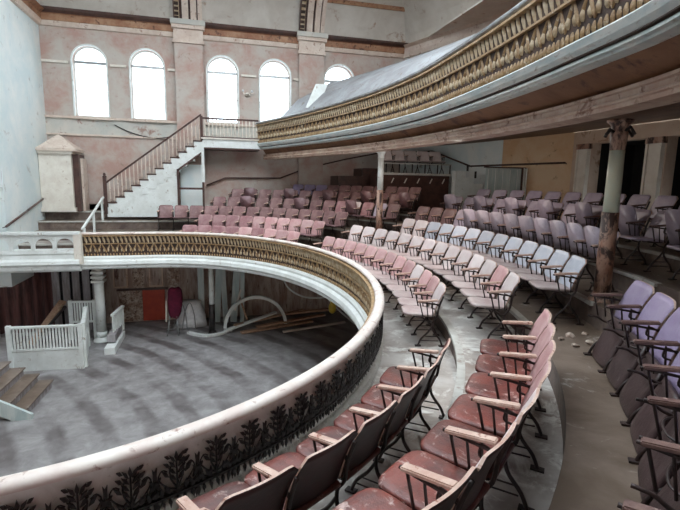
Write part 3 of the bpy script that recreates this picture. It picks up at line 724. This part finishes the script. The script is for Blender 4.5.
def seat_mesh(mm,up=False):
    ang={True:76,'hang':-68}.get(up)
    m=MB(); n=12; w,dp=.215,.45
    out=[(-w*.9,0),(-w,.10)]
    for k in range(n+1):
        a=PI-PI*k/n; out.append((w*math.copysign(abs(math.cos(a))**.42,math.cos(a)),.33+.12*max(0,math.sin(a))**.75 if 0<k<n else .33))
    out+=[(w,.10),(w*.9,0)]
    def Z(x,y): return -.022*(1-(x/w)**2)*math.sin(min(1,y/.3)*PI)
    L=[];N=len(out); c=(0,.22)
    rings=[1,.93,.7,.4]
    vs=[];fs=[]
    def T(x,y,z):
        if up: # folded up against the back
            a=math.radians(ang); yy=y*math.cos(a)-z*math.sin(a); zz=y*math.sin(a)+z*math.cos(a); return (x,.075+yy,.43+zz)
        return (x,.02+y,.44+z+ (-.02+.05*y))
    for s_,zo in ((1,.014),):
        for r in rings:
            for x,y in out:
                X_,Y_=c[0]+(x-c[0])*r,c[1]+(y-c[1])*r; vs.append(T(X_,Y_,(zo if r<1 else .004)+Z(X_,Y_)))
    vs.append(T(0,.22,.014+Z(0,.22)))
    for i in range(len(rings)-1):
        for k in range(N): fs.append((i*N+k,i*N+(k+1)%N,(i+1)*N+(k+1)%N,(i+1)*N+k))
    e=(len(rings)-1)*N
    for k in range(N): fs.append((e+k,e+(k+1)%N,len(vs)-1))
    b0=len(vs)
    for x,y in out: vs.append(T(x,y,-.018))
    for k in range(N): fs.append((k,b0+k,b0+(k+1)%N,(k+1)%N))
    fs.append(tuple(b0+k for k in range(N)))
    m.add(vs,fs,mm,True)
    return m.mesh('seat')
def arm_mesh():
    m=MB(); m.obox((0,.15,.632),Vector((1,0,0)),Vector((0,1,-.08)).normalized(),Vector((0,.08,1)).normalized(),.028,.135,.012,M['arm'])
    me=m.mesh('armrest'); bm=bmesh.new(); bm.from_mesh(me); bmesh.ops.bevel(bm,geom=bm.edges[:],offset=.006,segments=2,affect='EDGES'); bm.to_mesh(me); bm.free(); return me
def iron_mesh():
    m=MB(); I=M['c_iron']
    m.tube(catmull([(0,-.07,0.004),(0,-.03,.10),(0,.06,.22),(0,.07,.34),(0,.02,.42),(0,-.0,.55),(0,-.05,.70)],4),[.014]*25,I,5)
    m.tube(catmull([(0,.26,.004),(0,.22,.10),(0,.13,.20),(0,.07,.30)],4),.013,I,5)
    m.tube([(0,.26,.615),(0,.21,.42)],.009,I,5); m.tube([(0,.17,.615),(0,.14,.41)],.008,I,5); m.tube([(0,.09,.615),(0,.075,.40)],.008,I,5)
    m.tube(catmull([(0,.0,.56),(0,.08,.60),(0,.10,.54),(0,.05,.52)],4),.008,I,5)
    m.tube([(0,.0,.58),(0,.3,.615)],.010,I,5)
    m.tube(catmull([(0,.07,.34),(0,.15,.36),(0,.22,.40),(0,.30,.41)],4),.011,I,5)
    m.bar((0,-.11,.008),(0,-.02,.012),.05,.014,I); m.bar((0,.22,.012),(0,.30,.008),.05,.014,I)
    for z in (.08,.14): m.tube([(0,-.04+z*.3,z),(0,.24-z*.3,z)],.007,I,4)
    return m.mesh('iron_standard')
def spur_mesh(h=.22):
    m=MB(); I=M['c_iron']
    m.tube([(-.21,.05,.41),(.21,.05,.41)],.008,I,4); m.tube(catmull([(-.20,.06,.40),(-.1,.16,.39),(.1,.16,.39),(.20,.06,.40)],4),.008,I,4)
    return m.mesh('seat_bracket')
ME_arm,ME_iron,ME_spur=arm_mesh(),iron_mesh(),spur_mesh()
ME_armd=ME_arm.copy(); ME_armd.materials[0]=M['arm_dark']
_bc,_sc={},{}
def chair_root(loc,rz,label,bk,bb,st,up,group,end=False):
    o=bpy.data.objects.new('theatre_seat',None); COL.objects.link(o); o.empty_display_size=.1
    o.location=loc; o.rotation_euler=(0,0,rz); o['label']=label; o['category']='seat'; o['group']=group
    if (bk,bb) not in _bc: _bc[(bk,bb)]=back_mesh(M[bk],M[bb])
    if (st,up) not in _sc: _sc[(st,up)]=seat_mesh(M[st],up)
    def ch(n,me,x=0,z=0):
        c=bpy.data.objects.new(n,me); COL.objects.link(c); c.parent=o; c.location=(x,0,z); return c
    ch('backrest',_bc[(bk,bb)]); ch('seat',_sc[(st,up)])
    ch('seat_bracket',ME_spur)
    for x in ((-.228,.228) if end else (-.228,)):
        ch('armrest',ME_armd if bk in('b_purple','b_dim','b_dimlil') else ME_arm,x); ch('iron_standard',ME_iron,x)
    return o
ORD='first second third fourth fifth sixth seventh eighth ninth tenth eleventh twelfth thirteenth fourteenth fifteenth'.split()
def row(k,u0,u1,n,bk,bb,st,up,lab,end_name,rowname,block,skip=(),jit=0.,spacing=None,doff=0.):
    d=DK[k]+doff
    if spacing:
        u1=u0
        while True:
            uu=[u0+(u1-u0)*i/60 for i in range(61)]; Q=[Pt(u,d) for u in uu]
            if sum(math.dist(a,b) for a,b in zip(Q,Q[1:]))>=spacing*(n-1): break
            u1+=.002
    us=[u0+(u1-u0)*i/600 for i in range(601)]; P=[Pt(u,d) for u in us]; s=[0]
    for a,b in zip(P,P[1:]): s.append(s[-1]+math.dist(a,b))
    step=s[-1]/(n-1)
    for i in range(n):
        if i in skip: continue
        t=step*i; j=0
        while j<599 and s[j+1]<t: j+=1
        f=(t-s[j])/max(1e-9,s[j+1]-s[j]); u=us[j]+(us[j+1]-us[j])*f
        x,y,nx,ny=frame(u,d)
        x-=nx*.085; y-=ny*.085
        rz=math.atan2(-ny,-nx)-PI/2 + random.uniform(-jit,jit)
        b_=bk[i] if isinstance(bk,list) else bk; s_=st[i] if isinstance(st,list) else st
        up_=up(i) if callable(up) else up
        word=lab[i] if isinstance(lab,list) else lab
        label='%s, %s from the %s in %s of %s'%(word,ORD[i],end_name,rowname,block)
        chair_root((x,y,FZ[k]),rz,label,b_,bb,s_,up_,'seats in the %s of the %s'%(rowname,block),end=(i==0))
rn_=['front row','second row','third row','fourth row','fifth row','back row']
fb='far block'
row(0,.061,.269,9,['b_rose','b_rose','b_rose','b_rose','b_pink','b_rose','b_pink','b_pink','b_pink'],'backm','s_dark',False,'faded rose seat','left end',rn_[0],fb)
row(1,.077,.282,10,['b_rose']*4+['b_pink']*6,'backm','s_dark',False,'dusty rose seat','left end',rn_[1],fb)
row(2,.007,.293,14,'b_brown','backm','s_dark',False,'dull maroon seat','left end',rn_[2],fb)
row(3,.082,.350,14,['b_brown']*9+['b_rose','b_pale','b_rose','b_lilac','b_brown'],'backm','s_dark',lambda i:i%4==2,'dull maroon seat','left end',rn_[3],fb)
row(4,.100,.345,14,'b_brown','backm','s_dark',lambda i:i%3==1,'dull maroon seat','left end',rn_[4],fb)
row(5,.175,.330,11,['b_purple']*3+['b_brown']*8,'backm','s_dark',False,'dark seat','left end',rn_[5],fb)
mb='middle block'
row(0,.345,.622,13,['b_pink']*9+['b_pale','b_pink','b_pink','b_pale'],'backm','s_pale',False,'dusty pink seat','column end',rn_[0],mb)
row(1,.352,.640,14,['b_pale']*12+['b_pink','b_pale'],'backm','s_pale',False,'pale pink seat','column end',rn_[1],mb)
row(2,.402,.635,13,['b_pale']*2+['b_blue']*11,'backm','s_pale',False,'pale lilac seat','column end',rn_[2],mb)
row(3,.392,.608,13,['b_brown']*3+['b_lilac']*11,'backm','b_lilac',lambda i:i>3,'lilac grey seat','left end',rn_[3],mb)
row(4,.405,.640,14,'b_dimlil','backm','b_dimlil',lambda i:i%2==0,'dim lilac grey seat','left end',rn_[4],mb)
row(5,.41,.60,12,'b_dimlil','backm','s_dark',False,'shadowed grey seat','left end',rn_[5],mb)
nb='near block'
row(0,.748,0,10,'seatm','backm','seatm',False,'deep maroon seat','aisle',rn_[0],nb,spacing=.462)
row(1,.722,0,10,['b_pink']*4+['b_pale']*3+['b_pink']*4,'backm','seatm',False,'pink-backed maroon seat','aisle',rn_[1],nb,spacing=.465)
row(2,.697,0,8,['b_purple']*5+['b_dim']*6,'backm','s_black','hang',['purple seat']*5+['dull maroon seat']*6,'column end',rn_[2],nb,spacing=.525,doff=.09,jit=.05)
for i in range(5):
    chair_root((5.62+.46*i,15.15,.30),PI,'pale worn seat on the high dark platform, %s from its left'%ORD[i],'b_pale','backm','s_pale',False,'seats on the high platform',end=(i==0))
# ---------------------------------------------------------------- things on the lower floor
ZF=-4.8
def fence(name,label,p,q,h0,h,mm,nb,base):
    root=empty(name,(p[0],p[1],ZF),0,label,'balustrade')
    P=Vector((p[0],p[1],0));Q=Vector((q[0],q[1],0)); up=Vector((0,0,1))
    m=MB(); z=ZF+h0; m.bar(P+up*(z+h),Q+up*(z+h),.09,.05,M[mm]); child(m,'top_rail',root)
    m=MB(); m.bar(P+up*(z+.04),Q+up*(z+.04),.07,.05,M[mm]); child(m,'bottom_rail',root)
    m=MB()
    for k in range(nb):
        c=P.lerp(Q,(k+.5)/nb); m.bar(c+up*(z+.04),c+up*(z+h),.022,.04,M[mm],up=(1,0,0))
    child(m,'balusters',root)
    m=MB()
    for c in (P,Q):
        m=MB(); m.bar(c+up*ZF,c+up*(z+h+.05),.10,.10,M[mm],up=(1,0,0)); child(m,'post',root)
    if base:
        m=MB(); m.bar(P+up*(ZF+h0/2),Q+up*(ZF+h0/2),.05,h0,M[mm]); child(m,'base_panel',root)
fence('white_balustrade','long white balustrade on a boarded base in front of the dark curtain',(-4.95,12.62),(-3.35,12.52),.50,.62,'white',22,True)
fence('white_balustrade','short white balustrade running back beside the column',(-3.30,12.60),(-3.62,14.2),.50,.62,'white',12,True)
fence('white_balustrade','small white balustrade right behind the long one, near the curtain',(-4.2,14.9),(-3.55,14.85),.5,.65,'white',9,False)
root=empty('side_steps',(-2.85,13.9,ZF),0,'low steps with a white slatted side right of the thick column','steps')
m=MB(); m.box(-3.02,-2.75,13.35,14.9,ZF,ZF+.18,M['white']); m.box(-3.02,-2.8,13.75,14.9,ZF+.22,ZF+.42,M['greyboard']); child(m,'treads',root)
m=MB(); m.bar((-2.9,14.0,ZF+.92),(-2.78,14.9,ZF+.95),.10,.06,M['white'])
for k in range(7): m.bar((-2.9+.02*k,14.05+.14*k,ZF+.22),(-2.9+.02*k,14.05+.14*k,ZF+.92),.04,.04,M['white'],up=(1,0,0))
child(m,'slatted_side',root)
root=empty('curved_steps',(-4.6,10.6,ZF),0,'grey wooden steps with dark stringer at the lower left','steps')
m=MB(); n_=MB()
for k in range(6):
    x1=-3.75-.27*k; z1=ZF+.17*(k+1); ya=10.0-.0*k
    m.add([(x1-.34,ya,z1-.03),(x1,ya,z1-.03),(x1+.05,11.5,z1-.03),(x1-.30,11.5,z1-.03),(x1-.34,ya,z1),(x1,ya,z1),(x1+.05,11.5,z1),(x1-.30,11.5,z1)],[(0,3,2,1),(4,5,6,7),(0,1,5,4),(1,2,6,5),(2,3,7,6),(3,0,4,7)],M['treadbr'])
    n_.add([(x1-.33,ya+.05,ZF),(x1-.03,ya+.05,ZF),(x1+.02,11.45,ZF),(x1-.29,11.45,ZF),(x1-.33,ya+.05,z1-.03),(x1-.03,ya+.05,z1-.03),(x1+.02,11.45,z1-.03),(x1-.29,11.45,z1-.03)],[(0,3,2,1),(4,5,6,7),(0,1,5,4),(1,2,6,5),(2,3,7,6),(3,0,4,7)],M['greyboard'])
child(m,'treads',root); child(n_,'risers',root)
m=MB(); m.prism([(-3.62,ZF),(-3.62,ZF+.10),(-5.5,ZF+1.28),(-5.5,ZF+.98),(-4.0,ZF+.02),(-4.0,ZF)],'y',9.92,9.99,M['tealb']); child(m,'stringer',root)
# stage side: curtain and boards
def pleats(x0,x1,y,z0,z1,amp,wl,mm,name,label,cat):
    m=MB(); n=int((x1-x0)/wl*8); vs=[]
    for i in range(n+1):
        x=x0+(x1-x0)*i/n; yy=y+amp*math.sin(2*PI*(x-x0)/wl); vs+=[(x,yy,z0),(x,yy,z1),(x,yy+.02,z0),(x,yy+.02,z1)]
    fs=[]
    for i in range(n): a=4*i; fs+=[(a,a+4,a+5,a+1),(a+2,a+3,a+7,a+6),(a+1,a+5,a+7,a+3)]
    m.add(vs,fs,mm,True); return tag(m.build(name),label,cat)
pleats(-6.9,-4.95,15.9,ZF,-2.55,.05,.26,M['curtain'],'dark_curtain','dark maroon pleated curtain under the box at the left','curtain')
root=empty('board_partition',(-4.4,15.8,ZF),0,'grey vertical board partition between the dark curtain and white column','partition')
m=MB()
for k in range(5): m.box(-4.9+.28*k,-4.9+.28*k+.2,15.75+.01*(k%2),15.8,ZF,-2.55,M['greyboard'])
m.box(-4.92,-3.5,15.8,15.84,ZF,-2.55,M['black']); child(m,'boards',root)
m=MB(); m.box(-6.45,-6.3,15.3,15.5,ZF,-2.5,M['cream']); m.box(-6.5,-6.25,15.25,15.55,-3.2,-3.05,M['cream']); tag(m.build('pale_post'),'pale post at the far left edge under the box','post')
m=MB(); m.bar((-5.2,14.6,ZF+.02),(-4.5,15.3,ZF+1.1),.3,.05,M['board']); m.bar((-4.9,14.4,ZF+.3),(-4.35,15.0,ZF+1.0),.06,.06,M['iron']); tag(m.build('leaning_plank'),'dark plank leaning behind the long white balustrade','plank')
# back wall panels
m=MB(); m.box(-3.15,-2.43,16.33,16.398,ZF+.05,-3.70,M['posters'])
m.box(-3.2,-1.6,16.28,16.36,-3.70,-3.64,M['wood_dark'])
tag(m.build('papered_panel'),'peeling papered panel on the back wall left of the red one','panel')
m=MB(); m.box(-2.42,-1.72,16.30,16.398,ZF+.05,-3.70,M['redp']); tag(m.build('red_panel',bevel=.01),'plain bright red panel standing on the back wall','panel')
for k,(xa,mm) in enumerate(((-3.3,'walltan'),(-2.75,'backwall'),(-2.2,'walltan'),(-1.65,'backwall'))):
    m=MB(); m.box(xa,xa+.45,16.34,16.4,-3.60,-2.6,M[mm]); m.box(xa+.05,xa+.4,16.32,16.35,-3.55,-2.65,M['posters' if k%2 else 'backwall'])
    tag(m.build('wall_panel'),['first wall panel above the papered one, by the thick column','dim wall panel above where papered and red panels meet','tan wall panel directly above the red panel','dim wall panel above the wine coloured drape'][k],'panel')
# easel chair with wine coloured drape
root=empty('draped_chair',(-1.35,14.75,ZF),0,'upright chair draped in wine velvet on thin metal legs before the red panel','chair')
m=MB()
for s_ in(-1,1):
    m.tube([(-1.35+.16*s_,14.62,ZF+.0),(-1.33+.10*s_,14.85,ZF+.6)],.018,M['steel'],6); m.tube([(-1.35+.16*s_,15.0,ZF),(-1.33+.10*s_,14.70,ZF+.6)],.018,M['steel'],6)
m.tube([(-1.53,14.7,ZF+.2),(-1.17,14.7,ZF+.2)],.012,M['steel'],5)
child(m,'legs',root)
m=MB(); vs=[];n=16
for j,(z,w,dd) in enumerate(((.42,.13,.10),(.6,.19,.14),(.9,.22,.12),(1.15,.21,.09),(1.3,.19,.07),(1.36,.14,.04))):
    for k in range(n):
        a=2*PI*k/n; rr=1+.08*math.sin(5*a+j*.6); vs.append((-1.30+.03*j/3+w*rr*math.cos(a),14.8+dd*rr*math.sin(a),ZF+z+.12+.03*math.sin(2*a)))
fs=[(j*n+k,j*n+(k+1)%n,(j+1)*n+(k+1)%n,(j+1)*n+k) for j in range(5) for k in range(n)]+[tuple(range(n))[::-1],tuple(5*n+k for k in range(n))]
m.add(vs,fs,M['wine'],True); child(m,'drape',root)
m=MB(); m.bar((-1.53,14.65,ZF+.45),(-1.51,14.7,ZF+1.1),.03,.03,M['cream']); child(m,'pale_edge',root)
# white sheeted bundle
m=MB(); vs=[];n=18;rg=random.Random(3)
for j in range(6):
    t=j/5
    for k in range(n):
        a=2*PI*k/n; r=(1-.35*t)*(1+.12*rg.uniform(-1,1)); vs.append((-.85+.5*r*math.cos(a),15.6+.3*r*math.sin(a),ZF+.85*t))
m.add(vs,[(j*n+k,j*n+(k+1)%n,(j+1)*n+(k+1)%n,(j+1)*n+k) for j in range(5) for k in range(n)]+[tuple(range(n)),tuple(5*n+k for k in range(n))],M['paper'],True)
tag(m.build('sheeted_bundle'),'crumpled white sheeted bundle on the floor right of the draped chair','bundle')
m=MB()
for k,x in enumerate((-1.12,-.86)): m.tube(catmull([(x-.25,15.25,ZF),(x-.15,15.25,ZF+.6),(x,15.3,ZF+.85),(x+.12,15.25,ZF+.5),(x+.16,15.2,ZF)],5),.012,M['steel'],5)
tag(m.build('wire_frame'),'thin bent wire frame in front of the white sheeted bundle','frame')
for k,(x,w,t) in enumerate(((-.52,.2,.0),(-.02,.2,.05),(.26,.17,-.04),(.52,.22,.08),(.80,.14,.02))):
    m=MB(); m.obox((x+t,15.8-.04*k,ZF+1.12),Vector((1,0,-t)).normalized(),Vector((0,1,0)),Vector((t,0,1)).normalized(),w/2,.02,1.10,M['tealb'])
    tag(m.build('leaning_board'),['pale teal board standing left of the white floor column','pale teal board standing just behind the white floor column','narrow teal board leaning right of the white floor column','widest teal board leaning behind the white hoop','last narrow teal board on the right, beside the dark corner'][k],'board')
# white hoop (half round frame), boards
m=MB(); c=(.95,14.9); pts=[]
pts=[(1.2-.98*math.cos(PI*k/20),14.9+.05*math.sin(PI*k/20),ZF+.06+.98*math.sin(PI*k/20)) for k in range(21)]
for p,q in zip(pts,pts[1:]): m.bar(p,q,.10,.12,M['white'],up=(0,1,0))
tag(m.build('half_round_frame'),'white half-round wooden frame standing on its ends among planks','frame')
m=MB(); pts=[(-.9+1.3*t,14.75-.42*math.sin(PI*t),ZF+.04) for t in [k/14 for k in range(15)]]
for p,q in zip(pts,pts[1:]): m.bar(p,q,.12,.07,M['white'])
tag(m.build('curved_trim_board'),'white curved trim board lying flat around the foot of the floor column','board')
for k,(p,q,mm,w) in enumerate((((.2,14.5,.10),(1.9,15.2,.42),'white',.16),((.7,14.35,.06),(3.1,15.0,.10),'board',.2),((1.2,14.6,.14),(3.6,15.35,.2),'board',.18),((.5,14.7,.2),(2.9,15.6,.34),'board',.14),((2.0,14.2,.05),(4.2,14.75,.07),'cream',.1),((2.2,15.3,.32),(4.4,15.6,.34),'board',.2))):
    m=MB(); m.bar((p[0],p[1],ZF+p[2]),(q[0],q[1],ZF+q[2]),w,.05,M[mm]); 
    tag(m.build('loose_plank'),['white plank propped across the foot of the half-round frame','nearest long brown plank lying right of the white floor column','brown plank lying behind the nearest one, pointing right','brown plank under the half-round frame, farthest to the back','thin cream plank lying in front at the right of the pile','brown plank at the far right end under the balcony'][k],'plank')
m=MB(); m.bar((.55,15.2,ZF+.55),(.75,15.2,ZF+1.25),.05,.05,M['cream']); m.bar((.95,15.2,ZF+.2),(.7,15.25,ZF+1.0),.05,.05,M['board']); tag(m.build('broken_stick'),'crossed thin sticks poking up behind the white hoop','stick')
root=empty('hanging_hose',(3.9,14.6,-3.6),0,'white hose looping down from under the balcony on the right','hose')
m=MB(); m.tube(catmull([(1.95,14.6,-2.75),(2.12,14.6,-3.25),(2.35,14.6,-3.53),(2.77,14.6,-3.75),(3.28,14.6,-3.80),(3.5,14.6,-3.80),(3.7,14.6,-4.02),(4.03,14.6,-4.35),(4.5,14.6,-4.77)],6),.03,M['white'],6)
child(m,'hose',root)
m=MB(); m.lathe((3.68,14.5,-4.32),[(.05,0),(.12,.08),(.13,.25),(.07,.38),(.10,.46),(.03,.52)],M['yellow'],10); child(m,'yellow_coupling',root)
# rubble by the green column
rg=random.Random(5)
for k in range(9):
    u=.655+.03*rg.random(); d=rg.uniform(1.9,2.5); x,y=Pt(u,d)
    m=MB(); s_=rg.uniform(.03,.07); vs=[]
    bm=bmesh.new(); bmesh.ops.create_icosphere(bm,subdivisions=1,radius=s_)
    for v in bm.verts: v.co*=rg.uniform(.6,1.2); v.co.z*=.5
    me=bpy.data.meshes.new('rubble_lump'); bm.to_mesh(me); bm.free(); me.materials.append(M['brick' if k==2 else 'rubble'])
    o=bpy.data.objects.new('rubble_lump',me); COL.objects.link(o); o.location=(x,y,FZ[2]+s_*.3)
    tag(o,'reddish lump of rubble on the floor before the rusted column' if k==2 else 'small plaster lump scattered on the aisle floor left of the rusted column','rubble',None if k==2 else 'plaster lumps on the aisle')
# added fill lamps, hidden behind the ring beam to brighten the space under the gallery
for k,(x,y,z,e) in enumerate(((4.62,8.6,.92,55),(3.75,12.9,.92,28))):
    root=empty('wall_lamp',(x,y,z),0,['small round lamp on the seat side of the ring beam, facing the teal screen','small round lamp on the seat side of the ring beam, facing the seat platform'][k],'lamp')
    m=MB(); m.lathe((x,y,z-.03),[(.05,.0),(.07,.02),(.07,.05),(.03,.07)],M['steel'],12); m.tube([(x,y,z),(x-.25,y-.02,z)],.015,M['steel'],6); child(m,'fitting',root)
    l=bpy.data.lights.new('lamp_light','POINT'); l.energy=e; l.color=(1,.94,.86); l.shadow_soft_size=.10
    o=bpy.data.objects.new('lamp_light',l); COL.objects.link(o); o.location=(x+.1,y,z-.12)
# ================================================================= LIGHT
w=bpy.data.worlds.new('world'); S.world=w; w.use_nodes=True
bg=w.node_tree.nodes['Background']; bg.inputs[0].default_value=(.86,.94,1,1); bg.inputs[1].default_value=4.0
def area(name,loc,target,sx,sy,e,col):
    l=bpy.data.lights.new(name,'AREA'); l.shape='RECTANGLE'; l.size=sx; l.size_y=sy; l.energy=e; l.color=col
    o=bpy.data.objects.new(name,l); COL.objects.link(o); o.location=loc
    o.rotation_euler=(Vector(target)-Vector(loc)).to_track_quat('-Z','Y').to_euler(); return o
S.view_settings.view_transform='Standard'; S.view_settings.look='None'; S.view_settings.gamma=1; S.view_settings.use_curve_mapping=False
S.view_settings.exposure=.38
